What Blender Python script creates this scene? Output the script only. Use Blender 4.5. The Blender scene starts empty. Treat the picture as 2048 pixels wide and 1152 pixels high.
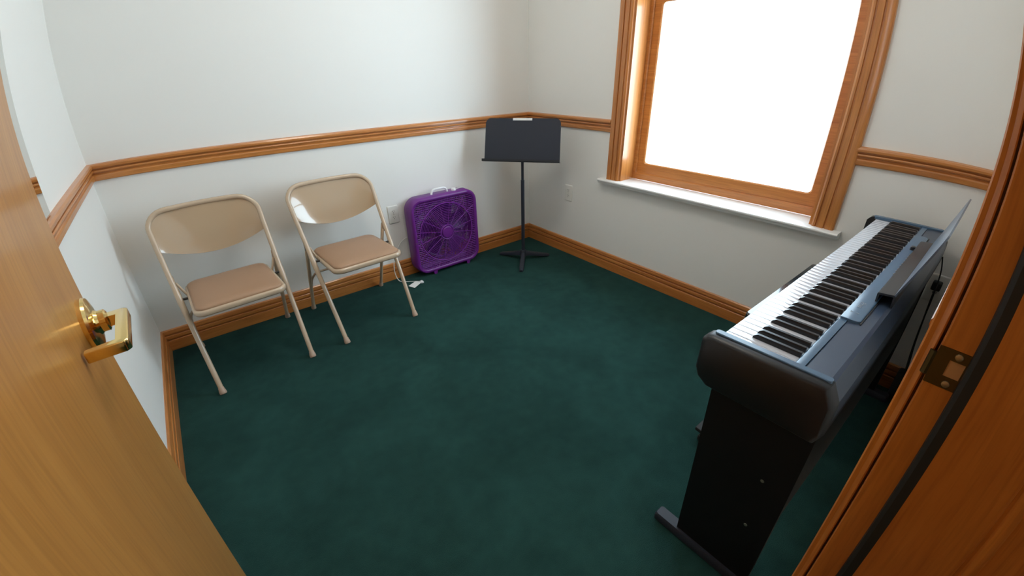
import bpy, bmesh, math, random
from mathutils import Vector, Matrix
PI = math.pi
rnd = random.Random(7)
S = bpy.context.scene
COL = S.collection

# ------------------------------------------------------------------ helpers
def link(o, parent=None):
    COL.objects.link(o)
    if parent is not None:
        o.parent = parent
    return o

def obj(name, bm, mat, parent=None, smooth=True, ang=38, off=None):
    """link a bmesh as ONE object; off = subtract this vector (world-built part of a placed thing)"""
    if off is not None:
        bmesh.ops.translate(bm, verts=bm.verts, vec=-Vector(off))
    bmesh.ops.recalc_face_normals(bm, faces=bm.faces)
    if smooth:
        lim = math.radians(ang)
        for f in bm.faces:
            f.smooth = True
        for e in bm.edges:
            if len(e.link_faces) == 2:
                try:
                    e.smooth = e.calc_face_angle() < lim
                except ValueError:
                    pass
    me = bpy.data.meshes.new(name)
    bm.to_mesh(me)
    bm.free()
    if mat is not None:
        me.materials.append(mat)
    return link(bpy.data.objects.new(name, me), parent)

def tag(o, label=None, cat=None, group=None, kind=None):
    if label: o['label'] = label
    if cat: o['category'] = cat
    if group: o['group'] = group
    if kind: o['kind'] = kind
    return o

def thing(name, label, cat, loc=(0, 0, 0), rotz=0.0, group=None, kind=None):
    o = bpy.data.objects.new(name, None)
    o.empty_display_size = 0.05
    link(o)
    o.location = loc
    o.rotation_euler = (0, 0, rotz)
    return tag(o, label, cat, group, kind)

def BM():
    return bmesh.new()

def box(bm, lo, hi, bev=0.0, seg=2, mtx=None):
    lo = Vector(lo); hi = Vector(hi)
    r = bmesh.ops.create_cube(bm, size=1.0)
    vs = r['verts']
    c = (lo + hi) / 2; d = hi - lo
    for v in vs:
        v.co = Vector((v.co.x * d.x, v.co.y * d.y, v.co.z * d.z)) + c
    if bev > 0:
        es = list({e for v in vs for e in v.link_edges})
        rr = bmesh.ops.bevel(bm, geom=es, offset=bev, segments=seg, profile=0.5, affect='EDGES')
        vs = list({v for f in rr['faces'] for v in f.verts} | {v for v in vs if v.is_valid})
    if mtx is not None:
        for v in vs:
            v.co = mtx @ v.co
    return vs

def loft(bm, rings, closed=True, cap0=False, cap1=False):
    """rings: list of equal-length lists of 3D points"""
    R = [[bm.verts.new(p) for p in ring] for ring in rings]
    n = len(R[0])
    for a, b in zip(R[:-1], R[1:]):
        for i in range(n if closed else n - 1):
            j = (i + 1) % n
            bm.faces.new((a[i], a[j], b[j], b[i]))
    if cap0: bm.faces.new(list(reversed(R[0])))
    if cap1: bm.faces.new(R[-1])
    return R

def tube(bm, pts, r, seg=12, closed=False, cap=True):
    """round tube along a polyline; r is a number or a list"""
    P = [Vector(p) for p in pts]
    n = len(P)
    rr = r if isinstance(r, (list, tuple)) else [r] * n
    T = []
    for i in range(n):
        a = P[i - 1] if (i > 0 or closed) else P[i]
        b = P[(i + 1) % n] if (i < n - 1 or closed) else P[i]
        T.append((b - a).normalized())
    up = Vector((0, 0, 1)) if abs(T[0].z) < 0.9 else Vector((1, 0, 0))
    N = (up - T[0] * up.dot(T[0])).normalized()
    rings = []
    for i in range(n):
        if i > 0:
            N = (N - T[i] * N.dot(T[i]))
            N.normalize()
        B = T[i].cross(N)
        rings.append([P[i] + (N * math.cos(2 * PI * k / seg) + B * math.sin(2 * PI * k / seg)) * rr[i] for k in range(seg)])
    if closed:
        rings.append(rings[0])
        R = loft(bm, rings[:-1])
        a, b = R[-1], R[0]
        best = min(range(seg), key=lambda s: (a[0].co - b[s].co).length)
        for i in range(seg):
            bm.faces.new((a[i], a[(i + 1) % seg], b[(i + 1 + best) % seg], b[(i + best) % seg]))
    else:
        loft(bm, rings, cap0=cap, cap1=cap)

def arc(c, r, a0, a1, n, ax=Vector((1, 0, 0)), ay=Vector((0, 0, 1))):
    c = Vector(c)
    return [c + ax * (r * math.cos(a0 + (a1 - a0) * i / n)) + ay * (r * math.sin(a0 + (a1 - a0) * i / n)) for i in range(n + 1)]

def rrect(hw, hh, r, n=6):
    """rounded rectangle outline, 2D; r is one radius or four (++ -+ -- +-)"""
    rs = r if isinstance(r, (list, tuple)) else [r] * 4
    out = []
    for (sx, sy, a0), q in zip(((1, 1, 0), (-1, 1, PI / 2), (-1, -1, PI), (1, -1, 1.5 * PI)), rs):
        cx, cy = sx * (hw - q), sy * (hh - q)
        for i in range(n + 1):
            a = a0 + PI / 2 * i / n
            out.append((cx + q * math.cos(a), cy + q * math.sin(a)))
    return out

def profile(bm, prof, axis, a, b, base, inward, ma=0.0, mb=0.0):
    """extrude a moulding profile [(depth, z)] along 'x' or 'y' from a to b against the wall plane `base`;
    inward = +1/-1 direction the depth goes; ma/mb = mitre at the two ends"""
    rings = []
    for t, m, sgn in ((a, ma, 1), (b, mb, -1)):
        ring = []
        for d, z in prof:
            u = t + sgn * m * d
            w = base + inward * d
            ring.append((u, w, z) if axis == 'x' else (w, u, z))
        rings.append(ring)
    loft(bm, rings, cap0=True, cap1=True)

def lathe(bm, prof, mtx, seg=32):
    """prof = [(radius, height)] spun round local z, placed with mtx"""
    rings = []
    for r, h in prof:
        rings.append([mtx @ Vector((r * math.cos(2 * PI * k / seg), r * math.sin(2 * PI * k / seg), h)) for k in range(seg)])
    loft(bm, rings, cap0=prof[0][0] > 1e-6, cap1=prof[-1][0] > 1e-6)
    bmesh.ops.remove_doubles(bm, verts=bm.verts, dist=1e-6)

def frame_to(z):
    """matrix whose local z points along z"""
    return Vector((0, 0, 1)).rotation_difference(Vector(z).normalized()).to_matrix().to_4x4()

# ------------------------------------------------------------------ materials
def srgb(r, g, b):
    f = lambda c: (c / 255 / 12.92) if c / 255 <= 0.04045 else ((c / 255 + 0.055) / 1.055) ** 2.4
    return (f(r), f(g), f(b), 1.0)

def mat_base(name):
    m = bpy.data.materials.new(name)
    m.use_nodes = True
    nt = m.node_tree
    return m, nt, nt.nodes['Principled BSDF']

def plain(name, col, rough=0.5, metal=0.0, coat=0.0, spec=0.5, bump=0.0, bscale=200.0, vary=0.0, sheen=0.0, coat_rough=0.05):
    m, nt, b = mat_base(name)
    b.inputs['Base Color'].default_value = col
    b.inputs['Roughness'].default_value = rough
    b.inputs['Metallic'].default_value = metal
    b.inputs['Coat Weight'].default_value = coat
    b.inputs['Coat Roughness'].default_value = coat_rough
    b.inputs['Specular IOR Level'].default_value = spec
    b.inputs['Sheen Weight'].default_value = sheen
    if bump or vary:
        tc = nt.nodes.new('ShaderNodeTexCoord')
        nz = nt.nodes.new('ShaderNodeTexNoise')
        nz.inputs['Scale'].default_value = bscale
        nz.inputs['Detail'].default_value = 3
        nt.links.new(tc.outputs['Object'], nz.inputs['Vector'])
        if bump:
            bp = nt.nodes.new('ShaderNodeBump')
            bp.inputs['Strength'].default_value = bump
            bp.inputs['Distance'].default_value = 0.002
            nt.links.new(nz.outputs['Fac'], bp.inputs['Height'])
            nt.links.new(bp.outputs['Normal'], b.inputs['Normal'])
        if vary:
            mx = nt.nodes.new('ShaderNodeMix'); mx.data_type = 'RGBA'
            mx.inputs['A'].default_value = tuple(c * (1 - vary) for c in col[:3]) + (1,)
            mx.inputs['B'].default_value = tuple(min(1, c * (1 + vary)) for c in col[:3]) + (1,)
            nt.links.new(nz.outputs['Fac'], mx.inputs['Factor'])
            nt.links.new(mx.outputs['Result'], b.inputs['Base Color'])
    return m

def wood(name, axis, light, dark, rough=0.32, coat=0.35, fine=1.0, contrast=1.0):
    """varnished oak with grain running along `axis`"""
    m, nt, b = mat_base(name)
    N = nt.nodes.new
    tc = N('ShaderNodeTexCoord'); mp = N('ShaderNodeMapping')
    sc = [26.0 * fine] * 3
    sc['xyz'.index(axis)] = 1.3 * fine
    mp.inputs['Scale'].default_value = sc
    nt.links.new(tc.outputs['Object'], mp.inputs['Vector'])
    n1 = N('ShaderNodeTexNoise'); n1.inputs['Scale'].default_value = 1.0; n1.inputs['Detail'].default_value = 5
    n1.inputs['Roughness'].default_value = 0.6; n1.inputs['Distortion'].default_value = 0.8
    nt.links.new(mp.outputs['Vector'], n1.inputs['Vector'])
    n2 = N('ShaderNodeTexNoise'); n2.inputs['Scale'].default_value = 7.0; n2.inputs['Detail'].default_value = 2
    nt.links.new(mp.outputs['Vector'], n2.inputs['Vector'])
    r1 = N('ShaderNodeValToRGB')
    r1.color_ramp.elements[0].position = 0.5 - 0.2 / contrast; r1.color_ramp.elements[0].color = dark
    r1.color_ramp.elements[1].position = 0.5 + 0.2 / contrast; r1.color_ramp.elements[1].color = light
    nt.links.new(n1.outputs['Fac'], r1.inputs['Fac'])
    r2 = N('ShaderNodeValToRGB')
    r2.color_ramp.elements[0].position = 0.33; r2.color_ramp.elements[0].color = (0.72, 0.66, 0.6, 1)
    r2.color_ramp.elements[1].position = 0.55; r2.color_ramp.elements[1].color = (1, 1, 1, 1)
    nt.links.new(n2.outputs['Fac'], r2.inputs['Fac'])
    mx = N('ShaderNodeMix'); mx.data_type = 'RGBA'; mx.blend_type = 'MULTIPLY'
    mx.inputs['Factor'].default_value = 0.55 * contrast
    nt.links.new(r1.outputs['Color'], mx.inputs['A']); nt.links.new(r2.outputs['Color'], mx.inputs['B'])
    nt.links.new(mx.outputs['Result'], b.inputs['Base Color'])
    b.inputs['Roughness'].default_value = rough
    b.inputs['Coat Weight'].default_value = coat
    b.inputs['Coat Roughness'].default_value = 0.12
    bp = N('ShaderNodeBump'); bp.inputs['Strength'].default_value = 0.12; bp.inputs['Distance'].default_value = 0.001
    nt.links.new(n2.outputs['Fac'], bp.inputs['Height']); nt.links.new(bp.outputs['Normal'], b.inputs['Normal'])
    return m

def carpet_mat():
    m, nt, b = mat_base('green_carpet')
    N = nt.nodes.new
    tc = N('ShaderNodeTexCoord')
    big = N('ShaderNodeTexNoise'); big.inputs['Scale'].default_value = 3.2; big.inputs['Detail'].default_value = 5; big.inputs['Distortion'].default_value = 0.7
    fine = N('ShaderNodeTexNoise'); fine.inputs['Scale'].default_value = 420; fine.inputs['Detail'].default_value = 2
    mid = N('ShaderNodeTexNoise'); mid.inputs['Scale'].default_value = 17; mid.inputs['Detail'].default_value = 4
    for n in (big, fine, mid):
        nt.links.new(tc.outputs['Object'], n.inputs['Vector'])
    r = N('ShaderNodeValToRGB')
    r.color_ramp.elements[0].position = 0.34; r.color_ramp.elements[0].color = (0.0120, 0.037, 0.0325, 1)
    r.color_ramp.elements[1].position = 0.66; r.color_ramp.elements[1].color = (0.0195, 0.062, 0.0545, 1)
    add = N('ShaderNodeMath'); add.operation = 'MULTIPLY_ADD'; add.inputs[1].default_value = 0.35
    sub = N('ShaderNodeMath'); sub.operation = 'MULTIPLY'; sub.inputs[1].default_value = 0.65
    nt.links.new(mid.outputs['Fac'], add.inputs[0]); nt.links.new(big.outputs['Fac'], sub.inputs[0]); nt.links.new(sub.outputs[0], add.inputs[2])
    nt.links.new(add.outputs[0], r.inputs['Fac'])
    nt.links.new(r.outputs['Color'], b.inputs['Base Color'])
    b.inputs['Roughness'].default_value = 1.0
    b.inputs['Specular IOR Level'].default_value = 0.05
    b.inputs['Sheen Weight'].default_value = 0.06
    b.inputs['Sheen Tint'].default_value = (0.4, 0.8, 0.75, 1)
    bp = N('ShaderNodeBump'); bp.inputs['Strength'].default_value = 0.6; bp.inputs['Distance'].default_value = 0.004
    nt.links.new(fine.outputs['Fac'], bp.inputs['Height']); nt.links.new(bp.outputs['Normal'], b.inputs['Normal'])
    return m

def glass_mat():
    m, nt, b = mat_base('window_glass')
    N = nt.nodes.new
    tr = N('ShaderNodeBsdfTransparent'); gl = N('ShaderNodeBsdfGlossy'); gl.inputs['Roughness'].default_value = 0.02
    lw = N('ShaderNodeLayerWeight'); p5 = N('ShaderNodeMath'); p5.operation = 'POWER'; p5.inputs[1].default_value = 5.0
    nt.links.new(lw.outputs['Facing'], p5.inputs[0])
    fr = N('ShaderNodeMath'); fr.operation = 'MULTIPLY_ADD'; fr.inputs[1].default_value = 0.6; fr.inputs[2].default_value = 0.03
    nt.links.new(p5.outputs[0], fr.inputs[0])
    ms = N('ShaderNodeMixShader')
    nt.links.new(fr.outputs[0], ms.inputs['Fac']); nt.links.new(tr.outputs[0], ms.inputs[1]); nt.links.new(gl.outputs[0], ms.inputs[2])
    nt.links.new(ms.outputs[0], nt.nodes['Material Output'].inputs['Surface'])
    return m

OAK_L, OAK_D = (0.62, 0.250, 0.064, 1), (0.46, 0.157, 0.035, 1)
M = {
    'wall': plain('cream_paint', (0.85, 0.838, 0.80, 1), 0.75, bump=0.06, bscale=140, spec=0.3),
    'ceil': plain('white_ceiling_paint', (0.88, 0.88, 0.86, 1), 0.9),
    'carpet': carpet_mat(),
    'oak_x': wood('oak_along_x', 'x', OAK_L, OAK_D),
    'oak_y': wood('oak_along_y', 'y', OAK_L, OAK_D),
    'oak_z': wood('oak_along_z', 'z', OAK_L, OAK_D),
    'jamb': wood('oak_door_jamb', 'z', (0.60, 0.205, 0.032, 1), (0.44, 0.130, 0.018, 1)),
    'door': wood('oak_door_veneer', 'z', (0.60, 0.27, 0.058, 1), (0.48, 0.195, 0.036, 1), rough=0.36, coat=0.25, fine=0.8, contrast=0.8),
    'stool': plain('white_sill', (0.82, 0.82, 0.80, 1), 0.25, coat=0.3),
    'glass': glass_mat(),
    'brass': plain('polished_brass', (0.83, 0.60, 0.24, 1), 0.13, metal=1.0),
    'brass_dark': plain('darkened_brass', (0.12, 0.10, 0.05, 1), 0.36, metal=1.0),  # brass with the dark reflection on it put into the base colour
    'hole': plain('raw_wood_recess', (0.5, 0.26, 0.10, 1), 0.7),
    'gasket': plain('black_gasket', (0.012, 0.011, 0.010, 1), 0.6),
    'chair_metal': plain('beige_enamel', (0.56, 0.425, 0.30, 1), 0.22, coat=0.5, coat_rough=0.04),
    'chair_panel': plain('tan_enamel', (0.475, 0.338, 0.215, 1), 0.2, coat=0.8, coat_rough=0.03),
    'vinyl': plain('tan_vinyl', (0.395, 0.236, 0.142, 1), 0.42, bump=0.15, bscale=500),
    'bracket': plain('dark_steel', (0.05, 0.045, 0.04, 1), 0.4, metal=0.6),
    'cap': plain('beige_rubber', (0.50, 0.36, 0.27, 1), 0.55),
    'purple': plain('purple_plastic', (0.15, 0.018, 0.22, 1), 0.36),
    'purple_d': plain('purple_grille_wire', (0.20, 0.03, 0.31, 1), 0.4),
    'purple_b': plain('purple_blade', (0.10, 0.018, 0.18, 1), 0.35),
    'white_pl': plain('white_plastic', (0.85, 0.85, 0.86, 1), 0.35),
    'cord_w': plain('white_cord', (0.72, 0.71, 0.68, 1), 0.45),
    'paper': plain('white_paper', (0.82, 0.82, 0.80, 1), 0.8),
    'stand': plain('black_stand_enamel', (0.020, 0.024, 0.036, 1), 0.5, spec=0.4),
    'stand_d': plain('black_stand_lip', (0.008, 0.009, 0.012, 1), 0.5),
    'plate': plain('ivory_plate', (0.80, 0.79, 0.74, 1), 0.3),
    'slot': plain('dark_slot', (0.02, 0.02, 0.02, 1), 0.6),
    'screw': plain('screw_metal', (0.5, 0.45, 0.35, 1), 0.35, metal=1.0),
    'mirror': plain('mirror_silver', (0.88, 0.90, 0.89, 1), 0.01, metal=1.0),
    'piano': plain('slate_plastic', (0.038, 0.058, 0.098, 1), 0.30, bump=0.05, bscale=900),
    'piano_s': plain('silver_blue_plastic', (0.08, 0.145, 0.23, 1), 0.25),
    'piano_k': plain('charcoal_plastic', (0.010, 0.010, 0.012, 1), 0.42),
    'keyw': plain('ivory_white_key', (0.66, 0.69, 0.75, 1), 0.12, coat=0.5),
    'keyb': plain('black_key', (0.008, 0.008, 0.010, 1), 0.28),
    'rest': plain('dark_rest_plastic', (0.026, 0.029, 0.036, 1), 0.24),
    'rest_b': plain('lit_rest_plastic', (0.075, 0.095, 0.13, 1), 0.3),  # rest plastic again, paler and bluer with window light put into the colour
    'print': plain('pale_grey_print', (0.30, 0.34, 0.40, 1), 0.5),
    'blackwood': plain('black_stand_board', (0.006, 0.006, 0.007, 1), 0.5, spec=0.3),
    'bench': plain('black_bench_lacquer', (0.012, 0.015, 0.02, 1), 0.16, coat=0.6),
    'rubber': plain('black_rubber', (0.010, 0.010, 0.010, 1), 0.7),
}

# ------------------------------------------------------------------ camera: wide phone lens with its barrel distortion
CAM = Vector((-2.17489, -2.55025, 1.28967))
Rm = ((0.7832269, 0.3086604, 0.5397076), (-0.6213524, 0.3581091, 0.6969068), (-0.0218333, 0.8811848, -0.4722676))
cd = bpy.data.cameras.new('camera')
cam = bpy.data.objects.new('camera', cd); link(cam)
mw = Matrix.Identity(4)
for i in range(3):
    mw[i][0] = Rm[i][0]; mw[i][1] = Rm[i][1]; mw[i][2] = -Rm[i][2]; mw[i][3] = CAM[i]
cam.matrix_world = mw
cd.sensor_fit = 'HORIZONTAL'; cd.sensor_width = 36.0; cd.sensor_height = 20.25
cd.clip_start = 0.01
cd.type = 'PANO'
k = 2048 / 36.0 / 1000.0
C1, C3, C4 = 1.211069, -0.675109, 0.391052
for src in (cd, getattr(cd, 'cycles', None)):
    if src is None: continue
    try:
        src.panorama_type = 'FISHEYE_LENS_POLYNOMIAL'
        src.fisheye_fov = PI
        src.fisheye_polynomial_k0 = 0.0
        src.fisheye_polynomial_k1 = -C1 * k
        src.fisheye_polynomial_k2 = 0.0
        src.fisheye_polynomial_k3 = -C3 * k ** 3
        src.fisheye_polynomial_k4 = -C4 * k ** 4
    except Exception:
        pass
S.camera = cam

# ------------------------------------------------------------------ room
W, YF, ZC = 2.540, -2.563, 2.62          # left wall x=-W, front (door) wall y=YF, window wall x=0, back wall y=0
HR, HRB, HB = 0.990, 0.916, 0.119
XJ, XH = -1.535, -2.379                  # the two jamb faces of the doorway
DEEP = 0.30
def struct(name, bm, mat, label, cat, smooth=False):
    o = obj(name, bm, mat, smooth=smooth)
    return tag(o, label, cat, kind='structure')

bm = BM(); box(bm, (-3.8, -4.4, -0.05), (0.25, 0.2, 0.0))
struct('floor', bm, M['carpet'], 'dark green carpet covering the whole floor', 'floor')
bm = BM(); box(bm, (-3.8, -4.4, ZC), (0.25, 0.2, ZC + 0.06))
struct('ceiling', bm, M['ceil'], 'plain white ceiling above the room', 'ceiling')
bm = BM(); box(bm, (-W - 0.12, 0.0, 0), (0.22, 0.14, ZC))
struct('wall_back', bm, M['wall'], 'cream painted wall behind the folding chairs', 'wall')
bm = BM(); box(bm, (-W - 0.12, YF, 0), (-W, 0.0, ZC))
struct('wall_left', bm, M['wall'], 'cream painted wall behind the open door', 'wall')
# window wall with its opening
WY0, WY1, WZ0, WZ1, WT = -1.985, -0.893, 0.60, 2.26, 0.24
bm = BM()
box(bm, (0, YF - DEEP, 0), (WT, WY0, ZC)); box(bm, (0, WY1, 0), (WT, 0, ZC))
box(bm, (0, WY0, 0), (WT, WY1, WZ0)); box(bm, (0, WY0, WZ1), (WT, WY1, ZC))
struct('wall_right', bm, M['wall'], 'cream painted wall around the bright window', 'wall')
bm = BM()
box(bm, (XJ + 0.02, YF - DEEP, 0), (0, YF, ZC)); box(bm, (-W - 0.12, YF - DEEP, 0), (XH - 0.02, YF, ZC))
box(bm, (XH - 0.02, YF - DEEP, 2.08), (XJ + 0.02, YF, ZC))
struct('wall_front', bm, M['wall'], 'cream wall with the doorway the view looks in through', 'wall')
# hallway behind the doorway
bm = BM(); box(bm, (-3.8, -4.4, 0), (0.2, -4.28, ZC)); struct('wall_hall', bm, M['wall'], 'cream hallway wall opposite the doorway', 'wall')
bm = BM(); box(bm, (-3.8, -4.28, 0), (-3.68, YF - DEEP + 0.1, ZC)); struct('wall_hall_left', bm, M['wall'], 'cream hallway end wall left of the doorway', 'wall')
bm = BM(); box(bm, (0.0, -4.28, 0), (0.12, YF - DEEP, ZC)); struct('wall_hall_right', bm, M['wall'], 'cream hallway end wall right of the doorway', 'wall')
bm = BM(); box(bm, (-3.68, YF - DEEP, 0), (-W - 0.12, YF - DEEP + 0.1, ZC)); struct('wall_hall_front', bm, M['wall'], 'cream hallway wall beside the doorway', 'wall')

RAIL = [(0, HRB), (0.010, HRB), (0.0135, HRB + 0.004), (0.0145, HRB + 0.020), (0.0125, HRB + 0.025), (0.0075, HRB + 0.029), (0.0075, HRB + 0.033), (0.016, HRB + 0.036),
        (0.0175, HRB + 0.041), (0.0155, HRB + 0.045), (0.008, HRB + 0.048), (0.008, HRB + 0.051), (0.019, HRB + 0.053), (0.021, HRB + 0.056), (0.021, HR - 0.010), (0.017, HR - 0.003), (0.0, HR)]
BASE = [(0, 0), (0.0151, 0), (0.0151, HB - 0.0615), (0.0135, HB - 0.0600), (0.0030, HB - 0.0595), (0.0030, HB - 0.0535), (0.0125, HB - 0.0530), (0.0145, HB - 0.048), (0.0140, HB - 0.034),
        (0.0125, HB - 0.0325), (0.0030, HB - 0.0320), (0.0030, HB - 0.0260), (0.0110, HB - 0.0255), (0.0120, HB - 0.021), (0.009, HB - 0.005), (0.004, HB), (0, HB)]
def run(name, prof, axis, a, b, base, inward, ma, mb, mat, label, cat):
    bm = BM(); profile(bm, prof, axis, a, b, base, inward, ma, mb)
    return struct(name, bm, mat, label, cat, smooth=False)
run('trim_1', RAIL, 'x', -W, 0, 0, -1, 1, 1, M['oak_x'], 'oak chair rail on the wall behind the folding chairs', 'chair rail')
run('trim_2', RAIL, 'y', YF, 0, -W, 1, 1, 1, M['oak_y'], 'oak chair rail on the wall behind the open door', 'chair rail')
run('trim_3', RAIL, 'y', -0.795, 0, 0, -1, 0, 1, M['oak_y'], 'short oak chair rail between corner and window casing', 'chair rail')
run('trim_4', RAIL, 'y', YF, -2.068, 0, -1, 1, 0, M['oak_y'], 'short oak chair rail above the piano beside window', 'chair rail')
run('trim_5', RAIL, 'x', XJ + 0.095, 0, YF, 1, 0, 1, M['oak_x'], 'oak chair rail on the doorway wall behind piano', 'chair rail')
run('baseboard_back', BASE, 'x', -W, 0, 0, -1, 1, 1, M['oak_x'], 'oak baseboard behind the folding chairs', 'baseboard')
run('baseboard_left', BASE, 'y', YF, 0, -W, 1, 1, 1, M['oak_y'], 'oak baseboard along the wall behind the door', 'baseboard')
run('baseboard_right', BASE, 'y', YF, 0, 0, -1, 1, 1, M['oak_y'], 'oak baseboard under the window', 'baseboard')
run('baseboard_front', BASE, 'x', XJ + 0.095, 0, YF, 1, 0, 1, M['oak_x'], 'oak baseboard behind the piano stand', 'baseboard')

# ---- casing cross-section: (u across the width 0=inner .. 1=outer, depth)
CAS = [(0, 0), (0, 0.002), (0.05, 0.013), (0.12, 0.018), (0.2, 0.018), (0.225, 0.0125), (0.265, 0.0125), (0.29, 0.018), (0.55, 0.0195), (0.575, 0.0125), (0.625, 0.0125),
       (0.65, 0.0195), (0.88, 0.021), (0.96, 0.02), (1, 0.015), (1, 0)]
def casing_z(bm, y0, w, sgn, z0, z1, mitre):
    """vertical casing on the window wall; y0 = inner edge, sgn = direction of the outer edge"""
    r0 = [(-d, y0 + sgn * u * w, z0) for u, d in CAS]
    r1 = [(-d, y0 + sgn * u * w, z1 + (u * w if mitre else 0)) for u, d in CAS]
    loft(bm, [r0, r1], cap0=True, cap1=True)

win = thing('window_1', 'wide oak-framed window blown out with white daylight', 'window', (0, -1.44, 0.63), kind='structure')
off = win.location
CW = 0.093
for y0, sgn in ((WY1 + 0.0, 1), (WY0 - 0.0, -1)):
    bm = BM(); casing_z(bm, y0 + (0.004 if sgn > 0 else -0.004), CW, sgn, 0.63, WZ1, True)
    obj('casing', bm, M['oak_z'], win, ang=20, off=off)
bm = BM()
r0 = [(-d, WY0 - 0.004 - u * CW, WZ1 + u * CW) for u, d in CAS]
r1 = [(-d, WY1 + 0.004 + u * CW, WZ1 + u * CW) for u, d in CAS]
loft(bm, [r0, r1], cap0=True, cap1=True)
obj('casing', bm, M['oak_y'], win, ang=20, off=off)
for a, b in ((WY1 - 0.002, WY1 + 0.0), (WY0, WY0 + 0.002)):
    pass
bm = BM(); box(bm, (-0.002, WY1 - 0.006, 0.63), (0.24, WY1 + 0.004, WZ1)); obj('jamb', bm, M['oak_z'], win, off=off)
bm = BM(); box(bm, (-0.002, WY0 - 0.004, 0.63), (0.24, WY0 + 0.006, WZ1)); obj('jamb', bm, M['oak_z'], win, off=off)
bm = BM(); box(bm, (-0.002, WY0, WZ1 - 0.010), (0.24, WY1, WZ1 + 0.002)); obj('jamb', bm, M['oak_y'], win, off=off)
# sash: outer stop frame and the sash itself with rounded inner corners
SY0, SY1 = WY0 + 0.006, WY1 - 0.006
def framepiece(bm, y0, y1, z0, z1, wl, wr, wb, wt, x0, x1, r, bev=0.006):
    """rectangular frame with rounded inner corners, front face towards the room at x0"""
    oy, oz = (y0 + y1) / 2, (z0 + z1) / 2
    n = 6
    inner = rrect((y1 - wr - y0 - wl) / 2, (z1 - wt - z0 - wb) / 2, r, n)
    icy, icz = (y0 + wl + y1 - wr) / 2, (z0 + wb + z1 - wt) / 2
    innb = [(icy + a, icz + b) for a, b in inner]
    inn = [(icy + a * (1 + bev * 2 / (y1 - y0)), icz + b * (1 + bev * 2 / (z1 - z0))) for a, b in inner]
    out = []
    for i, (a, b) in enumerate(inner):
        q = i // (n + 1); t = i % (n + 1)
        sx, sy = ((1, 1), (-1, 1), (-1, -1), (1, -1))[q]
        out.append((oy + sx * (y1 - y0) / 2, oz + sy * (z1 - z0) / 2))
    loft(bm, [[(x1, a, b) for a, b in out], [(x0, a, b) for a, b in out], [(x0, a, b) for a, b in inn],
              [(x0 + bev, a, b) for a, b in innb], [(x1, a, b) for a, b in innb]])
    bmesh.ops.remove_doubles(bm, verts=bm.verts, dist=1e-6)
bm = BM(); framepiece(bm, SY0, SY1, 0.632, WZ1 - 0.010, 0.022, 0.022, 0.042, 0.03, 0.120, 0.222, 0.004)
obj('window_frame', bm, M['oak_y'], win, off=off, ang=25)
bm = BM(); framepiece(bm, SY0 + 0.02, SY1 - 0.02, 0.672, 1.640, 0.050, 0.050, 0.062, 0.050, 0.130, 0.172, 0.018)
obj('sash', bm, M['oak_y'], win, off=off, ang=25)
bm = BM(); framepiece(bm, SY0 + 0.02, SY1 - 0.02, 1.600, WZ1 - 0.035, 0.050, 0.050, 0.045, 0.055, 0.175, 0.217, 0.010)
obj('sash', bm, M['oak_y'], win, off=off, ang=25)
bm = BM(); box(bm, (0.150, SY0 + 0.06, 0.72), (0.154, SY1 - 0.06, 1.600)); obj('glass', bm, M['glass'], win, off=off)
bm = BM(); box(bm, (0.195, SY0 + 0.06, 1.635), (0.199, SY1 - 0.06, WZ1 - 0.08)); obj('glass', bm, M['glass'], win, off=off)
# white stool with a stepped front edge
STOOL = [(0.125, 0.63), (-0.046, 0.63), (-0.050, 0.628), (-0.052, 0.623), (-0.050, 0.617), (-0.043, 0.614), (-0.043, 0.610), (-0.040, 0.602), (-0.030, 0.600), (0.125, 0.600)]
bm = BM()
loft(bm, [[(x, y, z) for x, z in STOOL] for y in (WY0 + 0.004, WY1 - 0.004)], cap0=True, cap1=True)
H = [(min(x, -0.001), z) for x, z in STOOL]
loft(bm, [[(x, y, z) for x, z in H] for y in (-2.112, WY0 + 0.004)], cap0=True, cap1=True)
loft(bm, [[(x, y, z) for x, z in H] for y in (WY1 - 0.004, -0.748)], cap0=True, cap1=True)
tag(obj('sill', bm, M['stool'], win, off=off, ang=30), 'white window sill')

# ---- door frame (right jamb is the one in view)
dfr = thing('trim_6', 'oak door jamb and casing with brass strike plate and black seal', 'door frame', (XJ, -2.6, 0), kind='structure')
off = dfr.location
ZT = 2.06
yR, yGa, yGb = YF, -2.598, -2.6155            # room face, gasket start and end
def vert(bm, pts, z0=0.0, z1=ZT):
    loft(bm, [[(x, y, z0) for x, y in pts], [(x, y, z1) for x, y in pts]], cap0=True, cap1=True)
bm = BM(); vert(bm, [(XJ, yR - 0.002), (XJ, yR - DEEP), (XJ + 0.02, yR - DEEP), (XJ + 0.02, yR), (XJ + 0.002, yR)])
obj('side_jamb', bm, M['jamb'], dfr, off=off)
bm = BM(); vert(bm, [(XJ - 0.012, yGb), (XJ - 0.012, -2.718), (XJ - 0.009, -2.722), (XJ - 0.0055, -2.724), (XJ - 0.0055, -2.729), (XJ - 0.009, -2.732),
                     (XJ - 0.010, -2.740), (XJ - 0.007, -2.748), (XJ - 0.004, -2.751), (XJ, -2.752), (XJ, yGb)])
obj('door_stop', bm, M['jamb'], dfr, off=off, ang=25)
bm = BM(); vert(bm, [(XJ - 0.012, yGb), (XJ - 0.012, yGa - 0.006), (XJ - 0.009, yGa - 0.001), (XJ - 0.004, yGa), (XJ, yGa), (XJ, yGb)])
tag(obj('gasket', bm, M['gasket'], dfr, off=off, ang=25), 'black door seal strip')
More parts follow.
